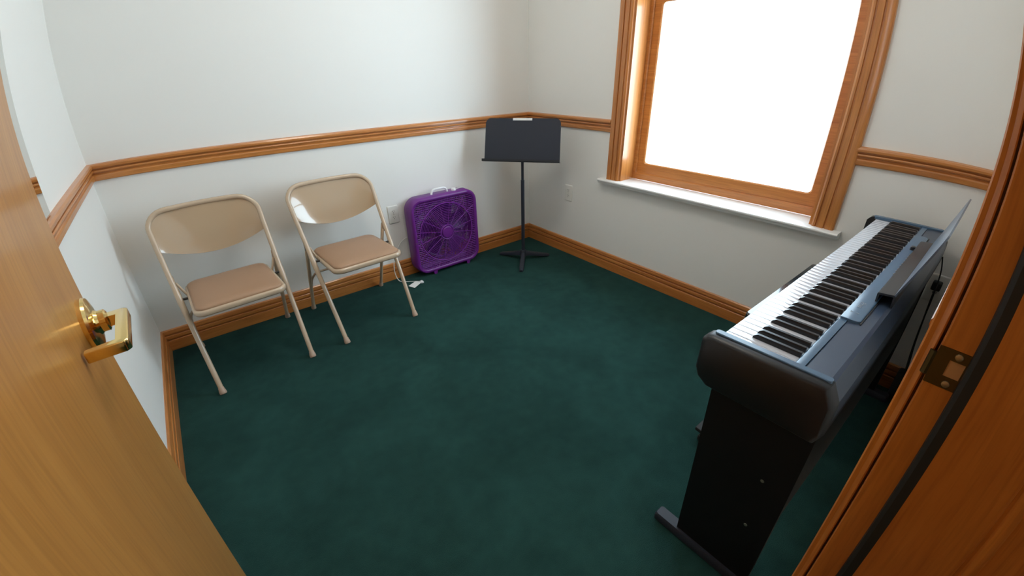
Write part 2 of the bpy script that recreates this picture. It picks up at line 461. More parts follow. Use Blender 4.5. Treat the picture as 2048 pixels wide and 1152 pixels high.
# room-side casing of the right jamb: its edge is what shows
bm = BM()
vert(bm, [(XJ + 0.03, yR), (XJ + 0.03, yR + 0.0030), (XJ + 0.004, yR + 0.0030), (XJ + 0.002, yR + 0.005), (XJ + 0.0035, yR + 0.008), (XJ + 0.0055, yR + 0.011), (XJ + 0.0055, yR + 0.0165), (XJ + 0.009, yR + 0.0185), (XJ + 0.025, yR + 0.0185), (XJ + 0.03, yR + 0.015),
          (XJ + 0.035, yR + 0.0185), (XJ + 0.085, yR + 0.0185), (XJ + 0.09, yR + 0.015), (XJ + 0.09, yR)])
obj('casing', bm, M['jamb'], dfr, off=off, ang=20)
bm = BM(); vert(bm, [(XH - 0.005, yR), (XH - 0.005, yR + 0.016), (XH - 0.09, yR + 0.0185), (XH - 0.09, yR)], 0, ZT)
obj('casing', bm, M['jamb'], dfr, off=off)
bm = BM(); vert(bm, [(XH, yR), (XH, yR - DEEP), (XH - 0.02, yR - DEEP), (XH - 0.02, yR)]); obj('side_jamb', bm, M['jamb'], dfr, off=off)
bm = BM(); box(bm, (XH - 0.02, yR - DEEP, ZT), (XJ + 0.02, yR, ZT + 0.02)); obj('head_jamb', bm, M['oak_x'], dfr, off=off)
bm = BM(); box(bm, (XH - 0.09, yR, ZT + 0.0), (XJ + 0.09, yR + 0.0185, ZT + 0.09)); obj('casing', bm, M['oak_x'], dfr, off=off)
# strike plate: plate with a square latch hole and a rounded lip over the casing edge
ZS = 0.967
bm = BM()
ya, yb, za, zb = -2.5985, -2.5635, ZS - 0.0268, ZS + 0.0268
hy0, hy1, hz0, hz1 = -2.5965, -2.579, ZS - 0.0105, ZS + 0.0125
xs = XJ - 0.0016
for lo, hi in (((xs, ya, za), (XJ + 0.0, yb, hz0)), ((xs, ya, hz1), (XJ + 0.0, yb, zb)), ((xs, ya, hz0), (XJ, hy0, hz1)), ((xs, hy1, hz0), (XJ, yb, hz1))):
    box(bm, lo, hi)
loft(bm, [[(XJ - 0.0016 + dx, yb + dy, z) for dx, dy in ((0, 0), (-0.0008, 0.003), (0.0005, 0.0065), (0.003, 0.0078), (0.003, 0.006), (0.0016, 0))] for z in (ZS - 0.017, ZS + 0.017)], cap0=True, cap1=True)
sp = obj('strike_plate', bm, M['brass_dark'], dfr, off=off, ang=30); tag(sp, 'dark brass strike plate')
bm = BM(); box(bm, (XJ - 0.0003, hy0 + 0.0001, hz0 + 0.0001), (XJ + 0.0001, hy1 - 0.0001, hz1 - 0.0001)); obj('latch_hole', bm, M['hole'], sp, off=off)
for z in (za + 0.007, zb - 0.007):
    bm = BM(); lathe(bm, [(0.0048, 0.0), (0.0044, 0.0012), (0.002, 0.0018), (0, 0.0018)], Matrix.Translation((XJ - 0.0016, -2.5865, z)) @ frame_to((-1, 0, 0)), 16)
    obj('screw', bm, M['screw'], sp, off=off)

# ---- door leaf, opened a little past square, with its brass lever
ang = math.radians(92.4)
dd = Vector((math.cos(ang), math.sin(ang), 0)); dn = Vector((math.sin(ang), -math.cos(ang), 0))
pin = Vector((XH + 0.001, -2.555, 0.0))
DW = 0.838
door = thing('door_1', 'honey oak door standing open on the left with brass lever', 'door', pin, kind='structure')
MD = Matrix((( dd.x, dn.x, 0, 0), (dd.y, dn.y, 0, 0), (0, 0, 1, 0), (0, 0, 0, 1)))   # local: t along the door, o towards the room, z
bm = BM(); box(bm, (0.003, 0.001, 0.012), (DW, 0.045, 2.045), 0.002, 2)
bmesh.ops.transform(bm, matrix=MD, verts=bm.verts)
obj('door_leaf', bm, M['door'], door)
ZL = 0.980; TL = DW - 0.062
bm = BM()
lathe(bm, [(0.0, -0.001), (0.041, -0.001), (0.041, 0.006), (0.039, 0.010), (0.030, 0.0125), (0.019, 0.014), (0.0165, 0.018), (0.0165, 0.026), (0.013, 0.028), (0, 0.028)],
      MD @ Matrix.Translation((TL, 0.045, ZL)) @ frame_to((0, 1, 0)), 40)
lev = obj('door_handle', bm, M['brass'], door, ang=25); tag(lev, 'polished brass lever handle')
bm = BM()
lp = [(TL + 0.0085, 0.026), (TL + 0.0085, 0.0945), (TL + 0.003, 0.100), (TL - 0.105, 0.100), (TL - 0.1105, 0.0945), (TL - 0.1105, 0.048), (TL - 0.0985, 0.048), (TL - 0.0985, 0.0870), (TL - 0.0085, 0.0870), (TL - 0.0085, 0.026)]
loft(bm, [[(a, b, z) for a, b in lp] for z in (ZL - 0.0082, ZL + 0.0082)], cap0=True, cap1=True)
bmesh.ops.bevel(bm, geom=list(bm.edges), offset=0.0022, segments=3, profile=0.5, affect='EDGES')
bmesh.ops.transform(bm, matrix=MD, verts=bm.verts)
obj('lever', bm, M['brass'], lev, ang=50)

# ------------------------------------------------------------------ wall mirror behind the door
mir = thing('wall_mirror', 'frameless mirror resting on the chair rail behind the open door', 'mirror', (-W, -1.4, HR))
bm = BM(); box(bm, (-W + 0.0005, -1.95, HR + 0.001), (-W + 0.0065, -0.935, 2.0), 0.001, 1)
obj('mirror_glass', bm, M['mirror'], mir, smooth=False, off=mir.location)

# ------------------------------------------------------------------ folding chairs
SL, SX = 0.53, 0.033          # the front tubes lean back and spread a little
HFW = 0.2035
ZTOP = 0.769
RT = 0.0112
def tb(side, z):              # centre line of a front tube
    return Vector((side * (HFW + SX * z), SL * z, z))
def make_chair(label, loc, rotz):
    t = thing('folding_chair', label, 'chair', loc, rotz, group='beige folding chairs')
    me, cap = M['chair_metal'], M['cap']
    # front legs (foot to seat height)
    for s in (-1, 1):
        bm = BM(); pts = [tb(s, z) for z in (0.012, 0.10, 0.2, 0.3, 0.36, 0.40, 0.44)]
        tube(bm, pts, [RT, RT, RT, RT, RT * 1.08, RT * 1.2, RT * 1.05], 14)
        lg = obj('leg', bm, me, t)
        bm = BM(); d = (tb(s, 0.1) - tb(s, 0)).normalized(); a = tb(s, 0.0)
        rg = [(a + d * h, r) for h, r in ((0.0, 0.0135), (0.004, 0.0155), (0.014, 0.0150), (0.022, 0.0130), (0.032, 0.0122))]
        pts = [Vector((p.x, p.y, max(p.z, 0.0))) for p, r in rg]
        tube(bm, pts, [r for p, r in rg], 14)
        low = min(v.co.z for v in bm.verts)
        for v in bm.verts:
            v.co.z = max(v.co.z, 0.0)
        obj('foot_cap', bm, cap, lg)
    # back frame: the tubes carried on up and arched over the top
    rc = 0.088
    zk = ZTOP - rc * 0.87
    path = [tb(-1, z) for z in (0.43, 0.5, 0.56, 0.62, zk)]
    xk = HFW + SX * zk
    dn_ = Vector((0, SL, 1)).normalized()
    n = 8
    for i in range(1, n + 1):
        a = PI / 2 * i / n
        up = rc * math.sin(a)
        path.append(Vector((-(xk + SX * 0.03) + rc * (1 - math.cos(a)), SL * zk, zk)) + dn_ * up)
    apex = path[-1]
    def bow(x):
        h = xk - rc
        u = max(-1, min(1, x / h)); return 0.014 * (1 - u * u)
    left = path[:]
    mids = [Vector((apex.x * (1 - 2 * i / 10), apex.y + bow(apex.x * (1 - 2 * i / 10)), apex.z)) for i in range(1, 10)]
    right = [Vector((-p.x, p.y, p.z)) for p in reversed(left)]
    bm = BM(); tube(bm, left + mids + right, RT, 14)
    obj('back_frame', bm, me, t)
    # backrest panel: pressed sheet between the tubes, hollow towards the sitter
    bm = BM()
    NU, NV = 28, 12
    def top_at(x):
        x = abs(x); h = xk + SX * 0.03 - rc
        if x <= h: return rc
        q = min(1.0, (x - h) / rc)
        return rc * math.sqrt(max(0.0, 1 - q * q))
    grids = []
    for sgn in (0.0, 1.0):
        g = []
        for i in range(NU + 1):
            u = -1 + 2 * i / NU
            u = math.sin(u * PI / 2) * 0.35 + u * 0.65
            col = []
            for j in range(NV + 1):
                v = j / NV
                zb_ = 0.612 - 0.036 * (1 - u * u)
                hw = (HFW + SX * zb_) if v < 0.4 else xk + SX * 0.03
                x = u * (HFW + SX * (zb_ + (zk - zb_) * v) - 0.001)
                base0 = zk / dn_.z
                b0 = zb_ / dn_.z
                ln = b0 + (base0 + top_at(x) - b0) * v
                w_ = 1 - u * u
                p = Vector((x, 0, 0)) + dn_ * ln
                nb = Vector((0, 1, -SL)).normalized()
                edge = min(1.0, v / 0.12)
                p += nb * (0.063 * w_ * (1 - 0.77 * v) - 0.004 * (1 - w_) - sgn * 0.006 * 0 + 0.002 - (0.003 * (1 - edge)))
                p += nb * (0.009 * max(0.0, 1 - v / 0.55) ** 2)
                p -= nb * (0.003 if sgn == 0 else -0.002)
                col.append(bm.verts.new(p))
            g.append(col)
        grids.append(g)
    for gi, g in enumerate(grids):
        for i in range(NU):
            for j in range(NV):
                q = (g[i][j], g[i + 1][j], g[i + 1][j + 1], g[i][j + 1])
                bm.faces.new(q if gi == 0 else tuple(reversed(q)))
    a, b = grids
    rim = [(i, 0) for i in range(NU + 1)] + [(NU, j) for j in range(1, NV + 1)] + [(i, NV) for i in range(NU - 1, -1, -1)] + [(0, j) for j in range(NV - 1, 0, -1)]
    for (i0, j0), (i1, j1) in zip(rim, rim[1:] + rim[:1]):
        bm.faces.new((a[i0][j0], a[i1][j1], b[i1][j1], b[i0][j0]))
    obj('backrest', bm, M['chair_panel'], t, ang=50)
    # seat pan with a rolled rim, and the vinyl pad on it
    yc, hw, hd, zs = 0.188, 0.186, 0.205, 0.42
    tilt = 0.03
    def outline(ins, z):
        return [Vector((x, y + yc, z + zs - tilt * (y))) for x, y in rrect(hw - ins, hd - ins, [max(0.03, 0.062 - ins), max(0.03, 0.062 - ins), max(0.02, 0.05 - ins), max(0.02, 0.05 - ins)], 7)]
    bm = BM()
    loft(bm, [outline(i, z) for i, z in ((0.012, -0.027), (0.004, -0.026), (0.0, -0.020), (0.0, -0.008), (0.003, -0.002), (0.009, 0.0), (0.013, -0.001))], cap0=True, cap1=True)
    st = obj('seat', bm, me, t, ang=60)
    bm = BM()
    loft(bm, [outline(i, z) for i, z in ((0.0125, -0.002), (0.0115, 0.003), (0.014, 0.008), (0.022, 0.0115), (0.05, 0.0145), (0.10, 0.016))], cap0=True, cap1=True)
    obj('seat_pad', bm, M['vinyl'], t, ang=60)
    # rear legs, with the arched brace between them
    def rl(s, f):
        A = Vector((s * 0.2215, 0.510, 0.0)); B = Vector((s * (HFW + SX * 0.5 - 0.004), SL * 0.5 + 0.016, 0.502))
        return A + (B - A) * f
    for s in (-1, 1):
        bm = BM(); tube(bm, [rl(s, f) for f in (0.02, 0.3, 0.6, 0.85, 1.0)], [0.0098] * 4 + [0.0085], 14)
        lg = obj('leg', bm, me, t)
        bm = BM(); tube(bm, [rl(s, f) for f in (0.0, 0.008, 0.03, 0.05, 0.065)], [0.0125, 0.0145, 0.0138, 0.012, 0.011], 14)
        for v in bm.verts: v.co.z = max(v.co.z, 0.0)
        obj('foot_cap', bm, cap, lg)
        # seat link and hinge bracket
        bm = BM(); a = tb(s, 0.475) + Vector((-s * 0.012, 0.012, 0)); b = Vector((s * (hw - 0.004), 0.262, 0.405))
        tube(bm, [a, a + (b - a) * 0.5 + Vector((0, -0.004, 0)), b], 0.0055, 8); obj('seat_link', bm, me, t)
        bm = BM(); p = rl(s, 0.97); box(bm, (p.x - 0.003 + s * 0.006, p.y - 0.006, p.z - 0.035), (p.x + 0.003 + s * 0.006, p.y + 0.013, p.z + 0.022), 0.002, 1)
        obj('hinge_bracket', bm, M['bracket'], t)
        bm = BM(); tube(bm, [Vector((s * (hw - 0.006), SL * 0.41, 0.408)), Vector((s * (HFW + SX * 0.41 - 0.004), SL * 0.41, 0.41))], 0.006, 10); obj('pivot_pin', bm, M['bracket'], t)
    bm = BM()
    e0 = rl(-1, 0.40); e1 = rl(-1, 0.56); r_ = 0.05
    P = [e0 + Vector((0.004, -0.004, 0))]
    hx = abs(e1.x)
    for i in range(0, 7):
        a = PI / 2 * i / 6
        P.append(Vector((-hx + 0.004 + 0.045 * (1 - math.cos(a)), e0.y + (e1.y - e0.y) * math.sin(a) - 0.003, e0.z + (e1.z - e0.z) * math.sin(a))))
    P = P + [Vector((-p.x, p.y, p.z)) for p in reversed(P)]
    tube(bm, P, 0.0062, 10)
    obj('leg_brace', bm, me, t)
    return t
def children(o): return [c for c in list(bpy.data.objects) if c.parent == o]
def dup(o, label=None, parent=None):
    c = o.copy(); COL.objects.link(c); c.parent = parent
    if label: c['label'] = label
    for ch in children(o):
        dup(ch, None, c)
    return c
ch = make_chair('beige folding chair with tan seat pad standing next to the outlet and purple fan', (-1.5555, -0.556, 0), 0.036)
ch2 = dup(ch, 'beige folding chair with tan seat pad standing nearest the door, beside the left corner')
ch2.location = (-2.1425, -0.577, 0); ch2.rotation_euler = (0, 0, 0.050)

# ------------------------------------------------------------------ box fan
FX, FY, FW, FH, FD = -0.852, -0.128, 0.255, 0.265, 0.105     # centre x, front plane y, half width, half height, depth
fan = thing('box_fan', 'purple plastic box fan with white handle standing against the wall', 'fan', (FX, FY, 0), 0.0)
FZ = 0.284
def fr(ins, y, rad):
    return [(x, y, z + FZ) for x, z in rrect(FW - ins, FH - ins, max(0.02, rad - ins), 8)]
bm = BM()
loft(bm, [fr(0.030, 0.012, 0.085), fr(0.026, 0.004, 0.085), fr(0.018, 0.0, 0.085), fr(0.008, 0.0, 0.085), fr(0.0, 0.008, 0.085), fr(0.0, FD - 0.008, 0.085), fr(0.008, FD, 0.085),
          fr(0.028, FD, 0.085), fr(0.032, FD - 0.012, 0.085), fr(0.012, FD - 0.02, 0.085), fr(0.012, 0.02, 0.085), fr(0.030, 0.012, 0.085)])
bmesh.ops.remove_doubles(bm, verts=bm.verts, dist=1e-6)
obj('housing', bm, M['purple'], fan, ang=45)
def grille(y, sgn, name, TH):
    bm = BM()
    RB = 0.205
    def ring(r, th, seg=56, dz=0.0):
        tube(bm, [(r * math.cos(2 * PI * k / seg), y + sgn * dz, FZ + r * math.sin(2 * PI * k / seg)) for k in range(seg)], th * TH, 5, closed=True)
    for i in range(13):
        r = 0.058 + i * 0.0112
        ring(r, 0.0011, 48, 0.004 * (1 - r / RB))
    ring(RB, 0.0032, 64)
    ring(0.049, 0.003, 40, 0.003)
    for kk in range(16):
        a = 2 * PI * kk / 16 + PI / 16
        ca, sa = math.cos(a), math.sin(a)
        ex = min((FW - 0.026) / max(abs(ca), 1e-6), (FH - 0.026) / max(abs(sa), 1e-6))
        if ex > 0.262: ex = 0.262 + (ex - 0.262) * 0.55
        tube(bm, [(0.046 * ca, y + sgn * 0.003, FZ + 0.046 * sa), (RB * ca, y, FZ + RB * sa), (ex * ca, y + 0.004 * sgn, FZ + ex * sa)], 0.0015 * TH, 5)
    # corner lattice outside the ring
    st = 0.0135
    nx = int(FW / st)
    for i in range(-nx, nx + 1):
        x = i * st
        if abs(x) > FW - 0.03: continue
        z0 = math.sqrt(max(0.0, RB * RB - x * x))
        z1 = FH - 0.024
        dx = abs(x) - (FW - 0.085)
        if dx > 0: z1 = FH - 0.085 + math.sqrt(max(0.0, 0.06 ** 2 - min(dx, 0.06) ** 2))
        if z1 - z0 > 0.012:
            for q in (-1, 1):
                tube(bm, [(x, y + 0.002 * sgn, FZ + q * z0), (x, y + 0.002 * sgn, FZ + q * z1)], 0.0012 * TH, 4)
    nz = int(FH / st)
    for i in range(-nz, nz + 1):
        z = i * st
        if abs(z) > FH - 0.03: continue
        x0 = math.sqrt(max(0.0, RB * RB - z * z)); x1 = FW - 0.026
        dz = abs(z) - (FH - 0.085)
        if dz > 0: x1 = FW - 0.085 + math.sqrt(max(0.0, 0.06 ** 2 - min(dz, 0.06) ** 2))
        if x1 - x0 > 0.012:
            for q in (-1, 1):
                tube(bm, [(q * x0, y + 0.002 * sgn, FZ + z), (q * x1, y + 0.002 * sgn, FZ + z)], 0.0012 * TH, 4)
    return obj(name, bm, M['purple_d'], fan)
grille(0.008, -1, 'front_grille', 1.35)
grille(FD - 0.010, 1, 'rear_grille', 2.3)
bm = BM(); lathe(bm, [(0, 0.010), (0.036, 0.0095), (0.041, 0.006), (0.0425, 0.0), (0.0425, -0.012), (0.0, -0.012)], Matrix.Translation((0, 0.006, FZ)) @ frame_to((0, -1, 0)), 40)
obj('grille_cap', bm, M['purple'], fan, ang=30)
bm = BM(); lathe(bm, [(0, 0.03), (0.040, 0.03), (0.044, 0.024), (0.044, -0.03), (0, -0.03)], Matrix.Translation((0, 0.055, FZ)) @ frame_to((0, -1, 0)), 32)
hub = obj('blade_hub', bm, M['purple_b'], fan)
for kk in range(5):
    a0 = math.radians(162 + 72 * kk)
    bm = BM()
    rows = []
    for i in range(9):
        r = 0.040 + (0.192 - 0.040) * i / 8
        half = math.radians(19 + 11 * math.sin(PI * i / 8 * 0.8)) * (0.75 + 0.4 * (1 - i / 8))
        row = []
        for j in range(9):
            f = -1 + 2 * j / 8
            a = a0 + f * half
            yy = 0.055 + f * (0.026 - 0.010 * i / 8) + 0.004 * math.cos(f * 1.5)
            row.append(bm.verts.new((r * math.cos(a), yy, FZ + r * math.sin(a))))
        rows.append(row)
    fs = []
    for i in range(8):
        for j in range(8):
            fs.append(bm.faces.new((rows[i][j], rows[i][j + 1], rows[i + 1][j + 1], rows[i + 1][j])))
    bmesh.ops.solidify(bm, geom=fs, thickness=0.003)
    obj('fan_blade', bm, M['purple_b'], hub, ang=60)
# white carrying handle, knob, feet
bm = BM()
zt = FZ + FH
hx0, hx1 = -0.062, 0.052
pts = [(hx0 - 0.004, 0.055, zt - 0.004), (hx0, 0.055, zt + 0.014), (hx0 + 0.010, 0.055, zt + 0.026), (hx0 + 0.024, 0.055, zt + 0.031), (hx1 - 0.024, 0.055, zt + 0.031), (hx1 - 0.010, 0.055, zt + 0.026), (hx1, 0.055, zt + 0.014), (hx1 + 0.004, 0.055, zt - 0.004)]
tube(bm, pts, 0.0075, 10)
tag(obj('handle', bm, M['white_pl'], fan), 'white carrying handle')
bm = BM(); lathe(bm, [(0.0, -0.002), (0.017, -0.002), (0.016, 0.012), (0.012, 0.016), (0, 0.016)], Matrix.Translation((0.105, 0.052, zt)), 20); tag(obj('speed_knob', bm, M['white_pl'], fan), 'white speed knob')
for x in (-0.125, 0.150):
    bm = BM()
    loft(bm, [[(x + dx, yy, z) for dx, z in ((-0.016, 0.028), (0.016, 0.028), (0.012, 0.006), (0.006, 0.0), (-0.006, 0.0), (-0.012, 0.006))] for yy in (0.0, FD)], cap0=True, cap1=True)
    obj('foot', bm, M['purple'], fan)
bm = BM(); lathe(bm, [(0, 0.003), (0.003, 0.003), (0.0045, 0.0), (0.0045, -0.002), (0, -0.002)], Matrix.Translation((-FW + 0.014, 0.0, FZ - 0.025)) @ frame_to((0, -1, 0)), 12); obj('screw', bm, M['screw'], fan)
# power cord: over the right edge, round the back, behind the chair, to a tagged plug on the carpet
def smooth_path(pts, n=8):
    P = [Vector(p) for p in pts]; out = []
    for i in range(len(P) - 1):
        p0 = P[max(0, i - 1)]; p1 = P[i]; p2 = P[i + 1]; p3 = P[min(len(P) - 1, i + 2)]
        for q in range(n):
            t = q / n
            out.append(0.5 * ((2 * p1) + (p2 - p0) * t + (2 * p0 - 5 * p1 + 4 * p2 - p3) * t * t + (3 * p1 - p0 - 3 * p2 + p3) * t ** 3))
    out.append(P[-1]); return out
def fl(p): return (p[0] - FX, p[1] - FY, p[2])
bm = BM()
cord = [(-0.73, -0.075, 0.552), (-0.69, -0.06, 0.553), (-0.635, -0.05, 0.54), (-0.592, -0.035, 0.49), (-0.575, -0.018, 0.40), (-0.570, -0.012, 0.30), (-0.585, -0.012, 0.21), (-0.64, -0.010, 0.16),
        (-0.8, -0.010, 0.19), (-1.0, -0.010, 0.25), (-1.10, -0.012, 0.275), (-1.155, -0.014, 0.255), (-1.20, -0.022, 0.20), (-1.235, -0.035, 0.13), (-1.245, -0.05, 0.06), (-1.235, -0.075, 0.012), (-1.205, -0.10, 0.004), (-1.16, -0.135, 0.004), (-1.122, -0.170, 0.005)]
tube(bm, [fl(p) for p in smooth_path(cord, 6)], 0.0028, 7)
pc = tag(obj('power_cord', bm, M['cord_w'], fan), 'white power cord')
bm = BM(); box(bm, fl((-1.130, -0.196, 0.0)), fl((-1.110, -0.168, 0.012)), 0.003, 2); obj('plug', bm, M['white_pl'], pc)
bm = BM()
loft(bm, [[fl((x, y, z + h)) for x, y, z in ((-1.215, -0.175, 0.003), (-1.150, -0.150, 0.008), (-1.125, -0.190, 0.007), (-1.195, -0.225, 0.002))] for h in (0, 0.0008)], cap0=True, cap1=True)
tag(obj('cord_tag', bm, M['paper'], pc), 'white warning tag on the cord')

# ------------------------------------------------------------------ music stand
SX0, SY0_ = -0.356, -0.350
ms = thing('music_stand', 'black music stand with empty desk in the far corner', 'music stand', (SX0, SY0_, 0))
bm = BM(); lathe(bm, [(0.0, 0.035), (0.024, 0.035), (0.026, 0.05), (0.022, 0.075), (0.017, 0.085), (0.0, 0.085)], Matrix.Identity(4), 20); obj('base_hub', bm, M['stand'], ms)
for a in (226, 108, 342):
    a = math.radians(a); d = Vector((math.cos(a), math.sin(a), 0)); nn = Vector((-d.y, d.x, 0))
    bm = BM(); rings = []
    for f, z, h, w_ in ((0.012, 0.056, 0.017, 0.016), (0.06, 0.046, 0.014, 0.017), (0.12, 0.030, 0.012, 0.017), (0.175, 0.0165, 0.010, 0.016), (0.205, 0.010, 0.0085, 0.014), (0.212, 0.0095, 0.006, 0.010)):
        c = d * f + Vector((0, 0, z))
        rings.append([c + nn * (w_ * x) + Vector((0, 0, h * y)) for x, y in ((-1, -1), (1, -1), (1, 0.3), (0.55, 1), (-0.55, 1), (-1, 0.3))])
    loft(bm, rings, cap0=True, cap1=True)
    obj('leg', bm, M['stand'], ms, ang=45)
bm = BM(); lathe(bm, [(0.0125, 0.07), (0.0125, 0.60), (0.0125, 0.60)], Matrix.Identity(4), 20); obj('pole', bm, M['stand'], ms)
bm = BM(); lathe(bm, [(0.0095, 0.58), (0.0095, 0.765)], Matrix.Identity(4), 16); obj('pole_extension', bm, M['stand'], ms)
yaw = -0.90; tl = 0.25
dr = Vector((math.cos(yaw), math.sin(yaw), 0)); df = Vector((math.sin(yaw), -math.cos(yaw), 0)); du = Vector((0, 0, math.cos(tl))) - df * math.sin(tl); dfn = df * math.cos(tl) + Vector((0, 0, 1)) * math.sin(tl)
dc = df * 0.035 + Vector((0, 0, 0.733))
def D(x, u, f): return dc + dr * x + du * u + dfn * f
bm = BM()
HW, HH = 0.256, 0.268
ol = [(x * (0.972 + 0.028 * (1 - (y + HH / 2) / HH)), y + HH / 2) for x, y in rrect(HW, HH / 2, [0.034, 0.034, 0.004, 0.004], 6)]
loft(bm, [[D(x, u, f) for x, u in ol] for f in (-0.003, 0.0)], cap0=True, cap1=True)
obj('desk', bm, M['stand'], ms, ang=30)
bm = BM()
lip = [(0.0, 0.0), (0.048, 0.0), (0.050, 0.003), (0.050, 0.016), (0.047, 0.016), (0.047, 0.004), (0.0, 0.004)]
loft(bm, [[D(x, u - 0.006, f) for f, u in lip] for x in (-HW - 0.004, HW + 0.004)], cap0=True, cap1=True)
obj('desk_ledge', bm, M['stand_d'], ms, ang=30)
bm = BM(); loft(bm, [[D(x, u, f) for x, u in ((-0.066, HH - 0.013), (0.062, HH - 0.013), (0.062, HH + 0.001), (-0.066, HH + 0.001))] for f in (-0.004, 0.0012)], cap0=True, cap1=True)
tag(obj('label_sticker', bm, M['paper'], ms), 'white sticker on the top edge')
bm = BM(); tube(bm, [Vector((0, 0, 0.74)), Vector((0, 0, 0.765)), D(0, 0.10, -0.012)], 0.013, 12); obj('tilt_bracket', bm, M['stand_d'], ms)

# ------------------------------------------------------------------ wall outlets
def outlet(label, loc, normal):
    n = Vector(normal)
    t = thing('wall_outlet', label, 'electrical outlet', loc, 0, group='wall outlets')
    side = Vector((0, 0, 1)).cross(n)
    def P(u, v, d): return side * u + Vector((0, 0, v)) + n * d
    bm = BM()
    loft(bm, [[P(u, v, d) for u, v in rrect(0.0365 - i, 0.0585 - i, 0.004, 3)] for i, d in ((0, 0.0003), (0.0, 0.003), (0.003, 0.006), (0.006, 0.0065))], cap0=True, cap1=True)
    obj('cover_plate', bm, M['plate'], t, ang=40)
    for s in (-1, 1):
        bm = BM()
        loft(bm, [[P(u, v + s * 0.0195, d) for u, v in rrect(0.0165, 0.0142, 0.009, 5)] for d in (0.005, 0.0078)], cap0=True, cap1=True)
        rc_ = obj('receptacle', bm, M['plate'], t)
        for (u, v, a, b) in ((-0.006, 0.004, 0.0011, 0.004), (0.006, 0.004, 0.0011, 0.0034), (0, -0.007, 0.0022, 0.0022)):
            bm = BM(); loft(bm, [[P(u + x, v + y + s * 0.0195, d) for x, y in ((-a, -b), (a, -b), (a, b), (-a, b))] for d in (0.0074, 0.0081)], cap0=True, cap1=True)
            obj('slot', bm, M['slot'], rc_)
    bm = BM(); loft(bm, [[P(0.003 * math.cos(q * PI / 5), 0.003 * math.sin(q * PI / 5), d) for q in range(10)] for d in (0.006, 0.0075)], cap0=True, cap1=True)
    obj('screw', bm, M['screw'], t)
    return t
outlet('white duplex outlet between a folding chair and the purple fan', (-1.171, 0, 0.450), (0, -1, 0))
outlet('white duplex outlet on the window wall near music stand', (0, -0.449, 0.465), (-1, 0, 0))
outlet('white duplex outlet behind the piano with black plug in it', (0, -2.497, 0.505), (-1, 0, 0))

# ------------------------------------------------------------------ digital piano
X0, X1, YB, YFR, ZB = -1.368, -0.058, -2.476, -2.203, 0.614
pn = thing('digital_piano', 'slate grey 88-key digital piano on black stand beside the doorway', 'piano', ((X0 + X1) / 2, (YB + YFR) / 2, ZB))
off = pn.location
KX0, KX1, KYF, KYB, KZ = -1.330, -0.108, -2.233, -2.380, 0.745
# lower case (below and behind the keys)
def case(bm, pts, x0, x1):
    loft(bm, [[(x, y, z) for y, z in pts] for x in (x0, x1)], cap0=True, cap1=True)
bm = BM(); case(bm, [(KYF + 0.0055, 0.714), (KYF + 0.003, 0.7175), (KYF - 0.0, 0.7185), (KYB, 0.7185), (KYB, 0.66), (YB, 0.66), (YB, 0.640), (YB + 0.010, ZB), (YFR - 0.040, ZB), (KYF + 0.001, 0.632), (KYF + 0.0055, 0.655)], KX0 - 0.001, KX1 + 0.001)
obj('lower_case', bm, M['piano_k'], pn, off=off, ang=30)
# rear speaker body: flat top, chamfered back
bm = BM(); case(bm, [(-2.3995, 0.70), (-2.3995, 0.7505), (-2.402, 0.752), (-2.448, 0.755), (-2.456, 0.752), (-2.4745, 0.715), (YB, 0.70), (YB, 0.655), (-2.3995, 0.655)], KX0 - 0.001, KX1 + 0.001)
obj('speaker_cover', bm, M['piano'], pn, off=off, ang=20)
# silver strip between the keys and the rear body
bm = BM(); case(bm, [(KYB - 0.0005, 0.70), (KYB - 0.0005, 0.750), (KYB - 0.002, 0.753), (KYB - 0.0045, 0.754), (-2.3990, 0.7535), (-2.3990, 0.70)], KX0 - 0.001, KX1 + 0.001)
tag(obj('key_strip', bm, M['piano_s'], pn, off=off, ang=60), 'silver blue strip behind the keys')
# raised control panel with rounded near corner
bm = BM()
cy, hy = (KYB - 0.003 - 2.424) / 2, (2.424 + KYB - 0.003) / 2
px0, px1 = -1.066, -0.245
pl = [((px0 + px1) / 2 + a, cy + b) for a, b in rrect((px1 - px0) / 2, hy, [0.004, 0.004, 0.012, 0.012], 5)]
loft(bm, [[(x, y, z) for x, y in pl] for z in (0.751, 0.7575)] + [[(x * 1.0, cy + (y - cy) * 0.94, 0.7585) for x, y in pl]], cap0=True, cap1=True)
cp = obj('control_panel', bm, M['piano_s'], pn, off=off, ang=40)
bm = BM(); box(bm, (px0 - 0.0025, cy - hy - 0.003, 0.7525), (px1, cy - hy - 0.0002, 0.7563)); obj('panel_groove', bm, M['slot'], pn, off=off)
for i in range(9):
    x = -0.70 + i * 0.026
    bm = BM(); box(bm, (x, cy - 0.012, 0.7583), (x + 0.014, cy - 0.005, 0.7602), 0.0008, 1); obj('button', bm, M['piano_k'], cp, off=off)
bm = BM(); lathe(bm, [(0.0095, 0), (0.009, 0.010), (0.007, 0.012), (0, 0.012)], Matrix.Translation((-0.425, cy - 0.004, 0.758)), 18); obj('volume_knob', bm, M['piano_k'], cp, off=off)
